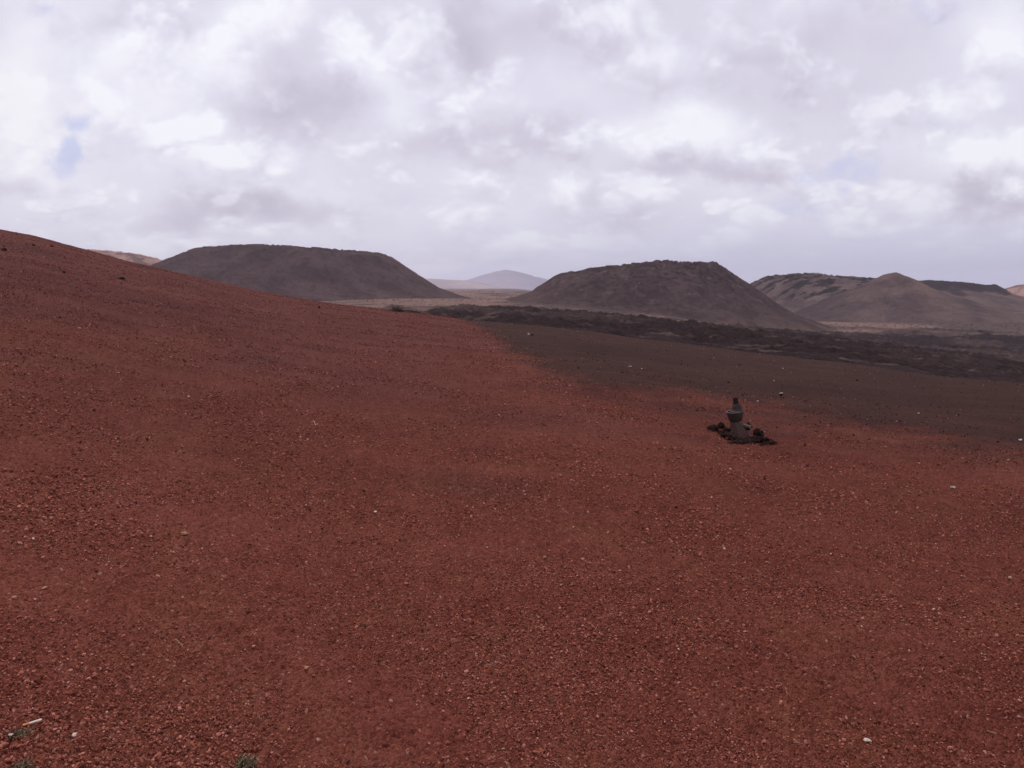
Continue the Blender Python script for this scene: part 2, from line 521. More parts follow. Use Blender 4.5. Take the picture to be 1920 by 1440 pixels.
# ------------------------------------------------------------------ volcanic cones and far mountains
def build_hill(name, label, D, centre_px, prof, colfun, V, nu=420, nv=260, kv=1.0, crag=0., gully=1.0, mat=None, seed=0, foot=-62, crater=0.):
    az0, _ = ray(centre_px, 540)
    fw = np.array([math.sin(az0), math.cos(az0)]); rt = np.array([math.cos(az0), -math.sin(az0)])
    a, t = ray([p[0] for p in prof], [p[1] for p in prof])
    pu = D * np.tan(a - az0); pz = t * D / np.cos(a - az0) + CAMH
    zl = foot
    pu = np.concatenate([[pu[0] - abs(pz[0] - zl) * 2.6 - 5], pu, [pu[-1] + abs(pz[-1] - zl) * 2.6 + 5]])
    pz = np.concatenate([[zl], pz, [zl]])
    u = np.linspace(pu[0], pu[-1], nu); v = np.linspace(-V, V, nv)
    U, W = np.meshgrid(u, v)
    ul, ur = abs(pu[0]), abs(pu[-1])
    rho = np.hypot(U, W * kv)
    cth = U / np.maximum(rho, 1e-3)
    w = .5 + .5 * np.sin(np.clip(cth, -1, 1) * math.pi / 2)
    zz = np.interp(rho, pu, pz) * w + np.interp(-rho, pu, pz) * (1 - w)
    top = pz.max(); hgt = top - zl
    q = np.clip((zz - zl) / hgt, 0, 1)
    wx = rt[0] * U + fw[0] * (W + D); wy = rt[1] * U + fw[1] * (W + D)
    sc = hgt / 90.
    th = np.arctan2(W, U)
    mid = q * (1 - q) * 4
    zz = zz + gully * sc * mid * (1.2 * fbm(th * 9, rho / (160 * sc), 70 + seed, 4)) + gully * sc * (1.1 * fbm(wx / (30 * sc), wy / (30 * sc), 71 + seed, 5, .6) + .5 * ridged(wx / (11 * sc), wy / (11 * sc), 78 + seed, 3))
    if crag:
        zz = zz + crag * sstep(.72, .95, q) * (.8 * ridged(wx / (15 * sc), wy / (15 * sc), 72 + seed, 4) + 1.0 * np.round(1.5 * perlin(wx / (6.5 * sc), wy / (6.5 * sc), 75 + seed)) - .6)
    if crater:
        zz = zz - crater * sstep(.55, .15, np.hypot(U, (W - .12 * V) * kv) / (.5 * min(ul, ur)))
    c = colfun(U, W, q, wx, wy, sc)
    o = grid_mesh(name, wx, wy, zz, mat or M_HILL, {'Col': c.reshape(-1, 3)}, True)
    tag(o, label, 'hill', kind='structure')
    return o


def two(a, b, f):
    f = np.clip(f, 0, 1)[..., None]
    return np.array(a) * (1 - f) + np.array(b) * f


def col_left(U, W, q, x, y, s):
    c = two((.058, .0350, .0360), (.084, .0520, .0520), .5 + 1.0 * fbm(x / 50, y / 50, 81, 6, .62))
    f = sstep(.78, .95, q) * sstep(120, 230, U + 30 * fbm(x / 25, y / 25, 82, 3)) * .8  # orange light on the right rim, put into the colour
    c = c * (1 - f[..., None]) + np.array((.15, .075, .058)) * f[..., None]
    f = sstep(.42, .15, q) * sstep(-.25, .45, fbm(x / 45, y / 45, 83, 4) + .3)
    c = c * (1 - .75 * f[..., None]) + np.array((.12, .080, .066)) * .75 * f[..., None]
    f = np.exp(-(W / 55) ** 2) * sstep(125, 165, U) * sstep(.15, .45, q) * .75 * sstep(-.4, .3, fbm(x / 14, y / 14, 86, 3))  # lit right shoulder edge painted orange-brown
    c = c * (1 - f[..., None]) + np.array((.19, .095, .072)) * f[..., None]
    f = np.exp(-((U + 137) / 26) ** 2 - ((q - .40) / .055) ** 2) * (W < 0) * .8
    c = c * (1 - f[..., None]) + np.array((.21, .12, .10)) * f[..., None]
    f = (sstep(.25, .6, fbm(x / 9, y / 9, 84, 4)) * .6)[..., None]
    return c * (1 - f * .5)


def col_mid(U, W, q, x, y, s):
    c = two((.053, .0320, .0330), (.075, .0465, .0460), .5 + 1.0 * fbm(x / 45, y / 45, 91, 6, .62))
    f = sstep(.36, .10, q) * sstep(-.4, .3, fbm(x / 50, y / 50, 92, 4) + .2)
    c = c * (1 - .75 * f[..., None]) + np.array((.120, .077, .065)) * .75 * f[..., None]
    f = sstep(-90, -190, U) * sstep(.75, .45, q) * .5  # lit left flank painted in as a lighter brown
    c = c * (1 - f[..., None]) + np.array((.10, .058, .048)) * f[..., None]
    f = (sstep(.05, .45, fbm(x / 9, y / 9, 93, 4)) * (.35 + .5 * sstep(.5, .85, q)))[..., None]
    c = c * (1 - f * .55)
    g = (sstep(.45, .7, fbm(x / 12, y / 12, 95, 4)) * sstep(.3, .5, q) * .5)[..., None]
    return c * (1 - g) + np.array((.135, .095, .088)) * g


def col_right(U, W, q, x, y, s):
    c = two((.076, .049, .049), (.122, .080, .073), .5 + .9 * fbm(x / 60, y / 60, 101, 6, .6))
    f = sstep(-10, -120, U + 25 * fbm(x / 40, y / 40, 102, 3)) * .6  # shaded left side of the cone painted darker
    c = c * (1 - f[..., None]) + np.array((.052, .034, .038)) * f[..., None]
    f = sstep(.55, .9, q) * sstep(5, 50, U) * .6  # lit upper right side painted lighter and warmer
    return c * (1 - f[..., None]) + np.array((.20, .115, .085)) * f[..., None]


def col_rim(U, W, q, x, y, s):
    c = two((.078, .051, .049), (.122, .082, .076), .5 + 1.1 * fbm(x / 60, y / 60, 111, 6, .6))
    f = sstep(-.05, .12, fbm(x / 40, y / 20, 112, 6) - .08 + .55 * (q - .75)) * sstep(.35, .6, q)
    return c * (1 - f[..., None]) + np.array((.024, .015, .016)) * f[..., None]


def col_darkrim(U, W, q, x, y, s):
    c = two((.085, .055, .053), (.135, .088, .080), .5 + fbm(x / 70, y / 70, 121, 4))
    f = sstep(.62, .74, q + .14 * fbm(x / 45, y / 45, 122, 4))
    return c * (1 - f[..., None]) + np.array((.035, .022, .024)) * f[..., None]


def col_pink(U, W, q, x, y, s):
    return two((.13, .070, .062), (.33, .185, .150), .45 + 1.5 * fbm(x / 70, y / 70, 131, 6, .65))


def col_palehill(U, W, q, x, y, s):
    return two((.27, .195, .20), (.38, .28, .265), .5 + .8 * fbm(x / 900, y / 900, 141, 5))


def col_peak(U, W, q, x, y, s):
    return two((.19, .150, .205), (.29, .225, .265), .5 + .9 * fbm(x / 1300, y / 1300, 151, 5) - .5 * (q - .5))  # distance haze put into the colour: pale lavender, paler towards the foot


build_hill('volcano', 'broad flat-topped dark volcanic cone rising behind the red slope', 1450, 560,
           [(150, 560), (215, 535), (290, 499), (330, 482), (365, 469), (440, 463), (490, 466), (525, 463), (552, 464), (580, 467), (640, 473),
            (670, 477), (715, 478), (740, 488), (762, 502), (790, 521), (820, 540), (850, 552), (880, 560), (940, 568)], col_left, 430, 520, 300, crag=1.4, gully=.65, seed=1)
build_hill('volcano', 'dark cone with a craggy sloping rim in the middle distance', 1120, 1250,
           [(930, 566), (975, 556), (1000, 547), (1020, 534), (1043, 518), (1065, 513), (1090, 510), (1120, 505), (1160, 502), (1190, 498), (1213, 494), (1224, 492),
            (1245, 492), (1275, 495), (1310, 498), (1345, 496), (1360, 505), (1380, 518), (1400, 530), (1425, 547), (1460, 572), (1490, 590), (1520, 600)],
           col_mid, 300, 560, 300, crag=2.3, gully=.65, seed=2)
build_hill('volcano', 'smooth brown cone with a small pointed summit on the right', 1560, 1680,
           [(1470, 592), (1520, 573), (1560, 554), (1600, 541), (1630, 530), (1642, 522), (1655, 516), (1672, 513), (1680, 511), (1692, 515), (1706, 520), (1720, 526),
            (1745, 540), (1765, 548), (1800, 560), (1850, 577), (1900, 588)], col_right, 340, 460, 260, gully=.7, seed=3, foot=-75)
build_hill('crater_ridge', 'brown crater ridge with dark rocky outcrops behind the right cone', 1950, 1530,
           [(1360, 566), (1410, 532), (1425, 525), (1440, 520), (1475, 517), (1515, 514), (1545, 517), (1590, 521), (1640, 524), (1700, 530), (1760, 545)],
           col_rim, 360, 420, 240, crag=2.0, gully=1.3, seed=4, foot=-75)
build_hill('crater_ridge', 'low ridge with a black lava rim at the right edge', 2250, 1800,
           [(1640, 545), (1700, 532), (1730, 527), (1765, 529), (1825, 532), (1850, 536), (1868, 535), (1885, 543), (1900, 553), (1960, 566)],
           col_darkrim, 380, 360, 200, crag=1.6, gully=1.0, seed=5, foot=-70)
build_hill('hill', 'distant pale hill peeking at the far right edge', 4200, 1960,
           [(1840, 560), (1885, 541), (1905, 535), (1930, 532), (1980, 531), (2040, 545), (2100, 560)], col_pink, 700, 200, 120, seed=6, foot=-70, mat=M_FAR)
build_hill('hill', 'pinkish sunlit hill peeking over the red slope at left', 3300, 190,
           [(-40, 520), (60, 486), (120, 475), (165, 469), (200, 472), (235, 477), (262, 479), (283, 484), (297, 488), (325, 500), (370, 525), (420, 550)],
           col_pink, 620, 260, 160, gully=2.2, seed=7, foot=-40)
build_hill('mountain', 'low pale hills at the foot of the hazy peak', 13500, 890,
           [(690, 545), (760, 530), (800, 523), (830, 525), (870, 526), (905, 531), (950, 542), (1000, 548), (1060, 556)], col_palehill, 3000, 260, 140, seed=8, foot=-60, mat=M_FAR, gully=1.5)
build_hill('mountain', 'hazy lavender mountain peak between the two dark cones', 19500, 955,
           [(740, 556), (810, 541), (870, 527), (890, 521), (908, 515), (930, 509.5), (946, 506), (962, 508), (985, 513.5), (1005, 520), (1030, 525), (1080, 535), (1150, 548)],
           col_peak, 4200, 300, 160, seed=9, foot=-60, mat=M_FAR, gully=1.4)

# pale track on the plain far right
def build_track():
    a = plain_hit(1835, 622); b = plain_hit(1990, 629)
    n = 60; k = np.linspace(0, 1, n)
    x = a[0] + (b[0] - a[0]) * k; y = a[1] + (b[1] - a[1]) * k + 8 * np.sin(k * 5)
    X = np.stack([x, x], 1); Y = np.stack([y - 5, y + 5], 1)
    zt = np.max(np.stack([plain_z(x, y + q) for q in (-8, -4, 0, 4, 8)]), 0) + .25
    o = grid_mesh('road', X, Y, np.stack([zt, zt], 1), M_ROAD, None, True)
    tag(o, kind='structure')


build_track()

# ------------------------------------------------------------------ rocks and pebbles
def rock_verts(size, seed, sub=3, rough=.35, facets=7):
    v, f = ico(sub)
    r0 = np.random.default_rng(seed)
    nrm = r0.normal(size=(facets, 3)); nrm /= np.linalg.norm(nrm, axis=1)[:, None]
    off = r0.uniform(.5, .85, facets)
    for n_, o_ in zip(nrm, off):                       # chop planes
        d = v @ n_ - o_
        v = v - np.maximum(d, 0)[:, None] * n_
    a = fbm(v[:, 0] * 1.7 + v[:, 2], v[:, 1] * 1.7 - v[:, 2] * .7, seed, 4, .6)
    v = v * (1 + rough * a)[:, None]
    return v * np.array(size), f


def rock(name, label, cat, px, py, size, mat, seed, group=None, sink=.25, rough=.35, rotz=None, at=None, rest=0.0, tilt=0.0):
    v, f = rock_verts(size, seed, 4 if max(size) > .04 else (3 if max(size) > .02 else 2), rough)
    if tilt:
        c, s = math.cos(tilt), math.sin(tilt)
        v = v @ np.array([[1, 0, 0], [0, c, -s], [0, s, c]]).T
    zmin = v[:, 2].min()
    v[:, 2] -= zmin
    h = v[:, 2].max()
    o = raw_mesh(name, v, f, mat, None, False)
    x, y, z = at if at else hit(px, py)
    o.location = (float(x), float(y), float(z) - sink * h + rest)
    o.rotation_euler = (0, 0, random.uniform(0, 6.28) if rotz is None else rotz)
    tag(o, label, cat, group)
    return o


def mpp(px, py):
    x, y, z = hit(px, py)
    return float(y) / FOC        # metres per photo pixel there


G1 = 'dark lava rocks heaped round the metal vent'
k = mpp(1380, 815)
vent_rocks = [  # px, py, width px, depth px, height px, label
    (1340, 805, 10, 8, 11, 'dark lava rock at the left end of the heap beside the metal vent'),
    (1352, 803, 11, 8, 13, 'second dark lava rock from the left beside the metal vent'),
    (1363, 807, 9, 7, 9, 'low dark lava rock touching the left side of the vent foot'),
    (1366, 819, 15, 10, 11, 'large dark lava rock in front of the left side of the vent foot'),
    (1384, 822, 12, 8, 7, 'flat dark lava rock right in front of the vent foot'),
    (1401, 823, 13, 9, 9, 'dark lava rock in front of the right corner of the vent foot'),
    (1421, 818, 12, 9, 12, 'tall dark lava rock to the right of the vent foot'),
    (1428, 828, 14, 8, 10, 'dark lava rock lying second from the right end of the heap'),
    (1442, 830, 11, 7, 7, 'low dark lava rock at the right end of the heap beside the metal vent'),
    (1400, 806, 8, 6, 12, 'upright dark lava rock behind the bracket of the vent'),
    (1374, 825, 10, 6, 5, 'small dark lava rock at the front edge of the heap below the vent'),
    (1392, 826, 9, 6, 4, 'low dark lava lump at the front edge right of the middle of the heap'),
    (1357, 811, 8, 6, 5, 'low dark lava lump between the left rocks and the front rocks of the heap'),
    (1411, 826, 10, 7, 6, 'dark lava lump wedged below the tall rock right of the vent'),
    (1332, 804, 7, 5, 6, 'smallest dark lava rock at the outer left tip of the heap'),
    (1455, 829, 5, 4, 3, 'tiny dark lava chip lying off the right end of the heap'),
]
for i, (px, py, w, d, h, lab) in enumerate(vent_rocks):
    rock('lava_rock', lab, 'rock', px, py, (w * .86 * k, d * 1.0 * k, h * .68 * k), M_SCORIA, 300 + i, G1, .18, .55, rotz=random.uniform(-.3, .3))
    random.random()
def rubble():
    r0 = np.random.default_rng(77)
    n = 420
    t = r0.uniform(0, 1, n)
    line = np.array([(1333, 803), (1352, 806), (1362, 816), (1382, 823), (1405, 824), (1428, 826), (1450, 829)], float)
    px = np.interp(t, np.linspace(0, 1, len(line)), line[:, 0]) + r0.normal(0, 4, n)
    py = np.interp(t, np.linspace(0, 1, len(line)), line[:, 1]) + r0.normal(0, 2.2, n)
    x, y, z = hit(px, py)
    sz = np.clip(.012 * r0.lognormal(0, .5, n), .005, .036)
    v0, f0 = ico(1)
    vs, fs, cs = [], [], []
    for i in range(n):
        v = v0 * r0.uniform(.6, 1.3, len(v0))[:, None] * np.array([1.3, 1, .8]) * sz[i]
        c, s_ = math.cos(r0.uniform(0, 6.28)), math.sin(r0.uniform(0, 6.28))
        v = v + np.array((x[i], y[i], z[i] + sz[i] * r0.uniform(.1, .9)))
        fs.append(f0 + len(v0) * i); vs.append(v)
        cs.append(np.repeat([np.array((.022, .012, .011)) * (.5 + r0.uniform()) if r0.uniform() < .8 else np.array((.12, .035, .027))], len(v0), 0))
    o = raw_mesh('rubble', np.concatenate(vs), np.concatenate(fs), M_STONE, {'tint': np.concatenate(cs)}, False)
    tag(o, 'low bed of dark lava rubble under the rocks round the vent', 'rubble', kind='stuff')


rubble()
# small pale chip by the heap
rock('pebble', 'small pinkish pebble right of the rock heap at the vent', 'pebble', 1434, 811, (.022, .018, .014), M_TAN, 340, None, .2)

near = [
    ('pebble', 'flat cream white pebble lying alone in the lower right corner area', 1626, 1391, 6.5, 4.2, 3.4, M_PALE),
    ('pebble', 'flat salmon tan pebble lying on the red gravel left of the middle', 347, 1002, 7, 4.5, 3, M_TAN),
    ('pebble', 'small yellowish pebble on the red gravel at the right below the vent', 1787, 912, 3.6, 3, 2.5, M_PALE),
    ('pebble', 'pinkish white pebble to the right of the cigarette butt', 140, 1387, 4.5, 4, 3.6, M_PALE),
    ('pebble', 'long pale stone flake beside the sparse weed at the lower left', 22, 1386, 5.5, 2.6, 2.0, M_PALE),
    ('pebble', 'orange pebble by the left edge above the other orange pebble', 97, 969, 4, 3, 2.5, M_TAN),
    ('pebble', 'round orange pebble near the left edge below its twin', 84, 1104, 4.6, 3.6, 3, M_TAN),
    ('pebble', 'dull ochre pebble at the far left below both orange pebbles', 27, 1123, 3.8, 3, 2.4, M_TAN),
    ('pebble', 'tiny white pebble on the red gravel just below the middle of the photo', 704, 961, 2.6, 2, 2, M_WHITE),
    ('pebble', 'tiny white pebble at the left middle between two orange pebbles', 62, 1008, 2.4, 2, 2, M_WHITE),
    ('pebble', 'small tan pebble on the red gravel right of centre in the lower third', 1218, 1150, 3.4, 2.6, 2.2, M_TAN),
    ('pebble', 'small grey pink pebble on the red gravel near the bottom centre left', 574, 1253, 5, 3.6, 3.2, M_TAN),
    ('pebble', 'white pebble where red gravel meets brown ash at the right edge', 1913, 826, 2.6, 2, 1.6, M_WHITE),
    ('pebble', 'small white pebble where red gravel meets brown ash right of the vent', 1722, 781, 1.8, 1.4, 1.2, M_WHITE),
    ('pebble', 'small white pebble above the dark rock heap right behind the vent', 1421, 752, 2.0, 1.6, 1.2, M_WHITE),
]
for i, (nm, lab, px, py, a, b, c, mt) in enumerate(near):
    q = mpp(px, py)
    rock(nm, lab, 'pebble', px, py, (a * q * 1.15, b * 1.6 * q, c * q), mt, 400 + i, None, .12, .22, rest=.006 if py > 850 else .004, rotz=random.uniform(-.4, .4))
far = [
    ('stone', 'white stone on the brown ash near the crest line in the middle', 991, 629, 3.6, 2.6, 4.2, M_WHITE),
    ('stone', 'dark stone just right of the white stone on the brown ash', 998, 630, 4, 3, 2.8, M_SCORIA),
    ('stone', 'flat white stone on the brown ash left above the vent', 1182, 689, 6, 4, 2.4, M_WHITE),
    ('stone', 'small white stone to the right of the flat white stone', 1203, 694, 3, 2, 1.8, M_WHITE),
    ('stone', 'small white stone on the brown ash above the dark stone with white top', 1451, 714, 2.8, 2, 2.2, M_WHITE),
    ('stone', 'small white stone higher up on the brown ash above the vent', 1468, 691, 2.8, 2, 2, M_WHITE),
    ('stone', 'dark stone on the bare brown ash, right of the vent at the far side', 1647, 760, 4, 3, 3, M_SCORIA),
    ('stone', 'small dark stone on the brown ash near the lava edge at the right', 1607, 715, 3.6, 3, 3, M_SCORIA),
    ('stone', 'dark stone at the left edge near the crest of the red slope', 8, 469, 9, 6, 5, M_SCORIA),
    ('stone', 'dark stone on the red slope below the crest at upper left', 63, 463, 6, 4, 3.4, M_SCORIA),
    ('stone', 'dark stone on the crest slope right of its neighbour at upper left', 97, 463, 6, 4, 3, M_SCORIA),
    ('stone', 'dark stone under the crest near the pinkish distant hill', 120, 510, 5.5, 4, 3.4, M_SCORIA),
    ('stone', 'broad dark stone halfway along the red crest slope', 228, 524, 11, 6, 4.5, M_SCORIA),
    ('stone', 'dark stone at the foot of the red crest where it nears the tan plain', 598, 578, 4.5, 3.5, 4, M_SCORIA),
]
for i, (nm, lab, px, py, a, b, c, mt) in enumerate(far):
    q = mpp(px, py)
    rock(nm, lab, 'stone', px, py, (a * q * .5, b * q * .75, c * q * (.6 if mt is M_SCORIA else .5)), mt, 500 + i, None, .15, .35, rotz=random.uniform(-.3, .3))
# white-topped dark stone: its backlight painted as a dark body and white lit cap
q = mpp(1465, 740)
st = rock('stone', 'dark stone with a white piece for its lit top standing on the brown ash', 'stone', 1465, 741, (3.6 * q, 3.4 * q, 3.2 * q), M_SCORIA, 560, None, .1, .25, rotz=0)
v, f = rock_verts((3.8 * q, 3.4 * q, 1.1 * q), 561, 2, .2)
cp = raw_mesh('lit_top', v, f, M_WHITE, None, False, st); cp.location = (-.3 * q, 0, 5.3 * q)

# ------------------------------------------------------------------ metal vent
def lathe(name, prof, mat, parent, seg=40, smooth=True, ang0=0, ang1=2 * math.pi):
    full = abs(ang1 - ang0 - 2 * math.pi) < 1e-6
    n = seg if full else seg + 1
    a = np.linspace(ang0, ang1, n, endpoint=not full)
    P = np.array(prof)
    if smooth:                                          # finer rings, dents and scale of corrosion
        d_ = np.concatenate([[0], np.cumsum(np.hypot(*np.diff(P, axis=0).T))])
        q_ = np.unique(np.concatenate([np.linspace(0, d_[-1], 26), d_]))
        P = np.stack([np.interp(q_, d_, P[:, 0]), np.interp(q_, d_, P[:, 1])], 1)
    A = np.repeat(a[None], len(P), 0); Z = np.repeat(P[:, 1:], n, 1)
    if smooth:
        w_ = .0042 * fbm(np.cos(A) * 2.2 + Z * 9 + len(name), np.sin(A) * 2.2 + Z * 14, 880 + len(name), 4, .6)
    else: w_ = 0
    Rr = np.maximum(P[:, :1] + w_, 0)
    X = Rr * np.cos(A); Y = Rr * np.sin(A)
    o = grid_mesh(name, X, Y, Z, mat, None, smooth, wrap=full)
    o.parent = parent
    return o


def box_mesh(name, corners, mat, parent):
    co = np.array(corners, float)
    f = np.array([[0, 1, 2, 3], [7, 6, 5, 4], [0, 4, 5, 1], [1, 5, 6, 2], [2, 6, 7, 3], [3, 7, 4, 0]])
    o = raw_mesh(name, co, f, mat, None, False, parent)
    b = o.modifiers.new('bev', 'BEVEL'); b.width = .0015; b.segments = 2
    return o


def plate(name, pts, thick, mat, parent, ang):
    """flat steel plate standing radially: pts are (radius, height)"""
    import bmesh
    ca, sa = math.cos(ang), math.sin(ang)
    bm = bmesh.new()
    def vv(s): return [bm.verts.new((p[0] * ca - s * sa, p[0] * sa + s * ca, p[1])) for p in pts]
    A, B = vv(-thick / 2), vv(thick / 2)
    n = len(pts)
    bm.faces.new(A[::-1]); bm.faces.new(B)
    for i in range(n): bm.faces.new((A[i], A[(i + 1) % n], B[(i + 1) % n], B[i]))
    bmesh.ops.recalc_face_normals(bm, faces=bm.faces)
    me = bpy.data.meshes.new(name); bm.to_mesh(me); bm.free(); me.materials.append(mat)
    o = bpy.data.objects.new(name, me); COL.objects.link(o); o.parent = parent
    return o


def build_vent():
    x, y, z = hit(1380, 813)
    k = float(y) / FOC
    e = bpy.data.objects.new('metal_vent', None); COL.objects.link(e)
    e.location = (float(x) + 1.5 * k, float(y), float(z) - .01)
    tag(e, 'dark iron funnel vent with bottle-shaped cap on a flared foot, standing among lava rocks', 'vent')
    e.rotation_euler = (R(1.0), R(-7), R(8))
    H0, H1, H2, H3 = 29 * k, 47.5 * k, 62 * k, 73 * k
    # flared eight-sided foot
    def lean(o):                                        # the foot is skewed: it stands out to the right at the ground
        for v in o.data.vertices: v.co.x += max(0, 1 - v.co.z / H0) * 6.5 * k
        return o
    lean(lathe('foot', [(15.6 * k, -.03), (15.2 * k, .5 * k), (14.4 * k, 4 * k), (11.9 * k, 17 * k), (10.7 * k, 25 * k), (10.3 * k, H0), (9.8 * k, H0)],
          M_FOOT, e, seg=8, smooth=False, ang0=R(15), ang1=R(15) + 2 * math.pi))
    for i in range(8):
        a = R(15) + i * math.pi / 4
        lean(plate('rib', [(15.2 * k, -.02), (16.4 * k, -.02), (15.1 * k, 4.5 * k), (12.6 * k, 17 * k), (11.2 * k, 26 * k), (10.4 * k, 26 * k), (11.8 * k, 17 * k), (14.3 * k, 4 * k)],
              .9 * k, M_FOOT, e, a))
    # bracket with an open gap on the right: bent bar from mid foot, out and down
    br = plate('bracket', [(12 * k, 22.5 * k), (24.5 * k, 18.2 * k), (27.2 * k, 16.8 * k), (28.0 * k, 0 * k), (25.2 * k, 0 * k), (24.8 * k, 14.0 * k), (12.8 * k, 18.6 * k)],
               7 * k, M_BRACKET, e, R(-24))
    # funnel bowl
    lathe('bowl', [(9.8 * k, H0 - .6 * k), (10.9 * k, H0 + .4 * k), (12.6 * k, H0 + 3.4 * k), (14.4 * k, H0 + 9 * k), (15.6 * k, H0 + 15 * k), (15.9 * k, H1 - .9 * k), (14.4 * k, H1 - .6 * k)],
          M_IRON, e, 48)
    lathe('rim', [(15.3 * k, H1 - 1.0 * k), (15.7 * k, H1 - .9 * k), (15.9 * k, H1 - .2 * k), (15.6 * k, H1 + .4 * k), (14.2 * k, H1 + .4 * k), (14.0 * k, H1 - .5 * k)], M_RIM, e, 48)
    cap = lathe('cap', [(14.3 * k, H1 + .3 * k), (13.2 * k, H1 + 1.3 * k), (11.2 * k, H1 + 2.4 * k), (9.8 * k, H1 + 4.6 * k), (8.9 * k, H1 + 8 * k), (7.6 * k, H1 + 11.5 * k), (6.0 * k, H2 - .4 * k), (5.2 * k, H2 + .6 * k), (4.6 * k, H2 + 1 * k)], M_IRON, e, 40)
    lathe('neck', [(5.3 * k, H2 - 1.2 * k), (5.0 * k, H2 + 2 * k), (4.4 * k, H3 - 3.4 * k), (5.3 * k, H3 - 1.6 * k), (5.6 * k, H3), (4.1 * k, H3), (3.4 * k, H2 + 4 * k), (.01, H2 + 4 * k)], M_SOOT, e, 28).location = (3.2 * k, 0, 0)
    cap.location = (2.2 * k, 0, 0)
    cap.rotation_euler = (0, R(2), 0)


build_vent()

# ------------------------------------------------------------------ weeds, bush, cigarette, twig
def blades(n, rad, hgt, w, seed, droop=.5):
    r0 = np.random.default_rng(seed)
    co, fc = [], []
    for i in range(n):
        a = r0.uniform(0, 2 * math.pi); tl = r0.uniform(.1, 1.15)
        L = hgt * r0.uniform(.5, 1.1)
        b = np.array([math.cos(a), math.sin(a), 0]) * rad * .3 * r0.uniform(0, 1)
        d = np.array([math.cos(a) * math.sin(tl), math.sin(a) * math.sin(tl), math.cos(tl)])
        sd = np.array([-math.sin(a), math.cos(a), 0]) * w * r0.uniform(.6, 1.2)
        p = [b, b + d * L * .5, b + d * L - np.array([0, 0, droop * L * .3 * tl])]
        i0 = len(co)
        co += [p[0] - sd * .5, p[0] + sd * .5, p[1] + sd, p[1] - sd, p[2] + sd * .15, p[2] - sd * .15]
        fc += [[i0, i0 + 1, i0 + 2, i0 + 3], [i0 + 3, i0 + 2, i0 + 4, i0 + 5]]
    return np.array(co), np.array(fc)


def leaflets(n, rad, hgt, size, seed):
    r0 = np.random.default_rng(seed)
    p = r0.normal(size=(n, 3)) * np.array([rad * .45, rad * .45, hgt * .28]); p[:, 2] = np.abs(p[:, 2]) + hgt * .08
    a = r0.normal(size=(n, 3)); a /= np.linalg.norm(a, axis=1)[:, None]
    b = np.cross(a, r0.normal(size=(n, 3))); b /= np.linalg.norm(b, axis=1)[:, None]
    s = size * r0.uniform(.5, 1.3, n)[:, None]
    co = np.stack([p - a * s, p + b * s * .45, p + a * s, p - b * s * .45], 1).reshape(-1, 3)
    return co, np.arange(4 * n).reshape(-1, 4)


def weed(px, py, rad, hgt, lab, seed, n=70, leafy=260):
    x, y, z = hit(px, py)
    e = bpy.data.objects.new('weed', None); COL.objects.link(e); e.location = (float(x), float(y), float(z) + .004)
    tag(e, lab, 'plant')
    co, fc = blades(n, rad, hgt, .0016, seed)
    raw_mesh('stem', co, fc, M_STEM, None, False, e)
    co, fc = leaflets(leafy, rad, hgt, .006, seed + 1)
    raw_mesh('foliage', co, fc, M_LEAF, None, False, e)


weed(462, 1448, .034, .042, 'small grey green weed tuft cut off by the bottom edge', 601, 60, 420)
weed(36, 1386, .034, .020, 'sparse low grey green weed below the cigarette butt', 605, 30, 150)
weed(42, 1449, .030, .024, 'tiny weed at the bottom edge in the left corner', 609, 24, 120)


def bush(px, py, wpx, hpx, lab, seed):
    x, y, z = hit(px, py)
    k = float(y) / FOC
    e = bpy.data.objects.new('bush', None); COL.objects.link(e); e.location = (float(x), float(y), float(z) - .05)
    tag(e, lab, 'bush')
    co, fc = leaflets(1500, wpx * k * .5, hpx * k * 1.4, 1.0 * k, seed)
    co[:, 2] += 0.02
    raw_mesh('foliage', co, fc, M_BUSH, None, False, e)
    co, fc = blades(60, wpx * k * .45, hpx * k * .8, .25 * k, seed + 1)
    raw_mesh('stem', co, fc, M_STEM, None, False, e)


bush(744, 586, 24, 10, 'dark low bush at the edge of the red slope in front of the tan plain', 621)


def cigarette():
    x, y, z = hit(57, 1366)
    e = bpy.data.objects.new('cigarette_butt', None); COL.objects.link(e)
    e.location = (float(x), float(y), float(z) + .012)
    e.rotation_euler = (0, R(-4), R(33))
    tag(e, 'white cigarette butt with orange filter lying on the gravel at lower left', 'cigarette butt')
    L = .062
    def tube(nm, x0, x1, r, mat):
        a = np.linspace(0, 2 * math.pi, 16, endpoint=False)
        xs = np.array([x0, x0, x1, x1]); rr = np.array([.0002, r, r, .0002])
        X = np.repeat(xs[:, None], 16, 1); Y = rr[:, None] * np.cos(a); Z = rr[:, None] * np.sin(a)
        o = grid_mesh(nm, X, Y, Z, mat, None, False, wrap=True); o.parent = e
    tube('filter', -L / 2, -L * .02, .0033, M_CORK)
    tube('paper', -L * .0195, L / 2, .0031, M_PAPER)


cigarette()


def twig():
    x, y, z = hit(588, 797)
    k = float(y) / FOC
    t = np.linspace(0, 1, 26)
    cx = (-7 + 15 * t) * k; cy = 10 * k * np.sin(t * 4.4 + .3); cz = .018 + .012 * np.sin(t * 6)
    a = np.linspace(0, 2 * math.pi, 7, endpoint=False)
    r = .0042 * (1 - .5 * t)
    X = cx[:, None] + 0 * a; Y = cy[:, None] + r[:, None] * np.cos(a); Z = cz[:, None] + r[:, None] * np.sin(a)
    X = X + r[:, None] * np.sin(a) * .6
    o = grid_mesh('twig', X, Y, Z, M_PALE, None, True, wrap=True)
    o.location = (float(x), float(y), float(z))
    tag(o, 'curled pale dry twig lying on the red gravel left of centre', 'twig')


twig()

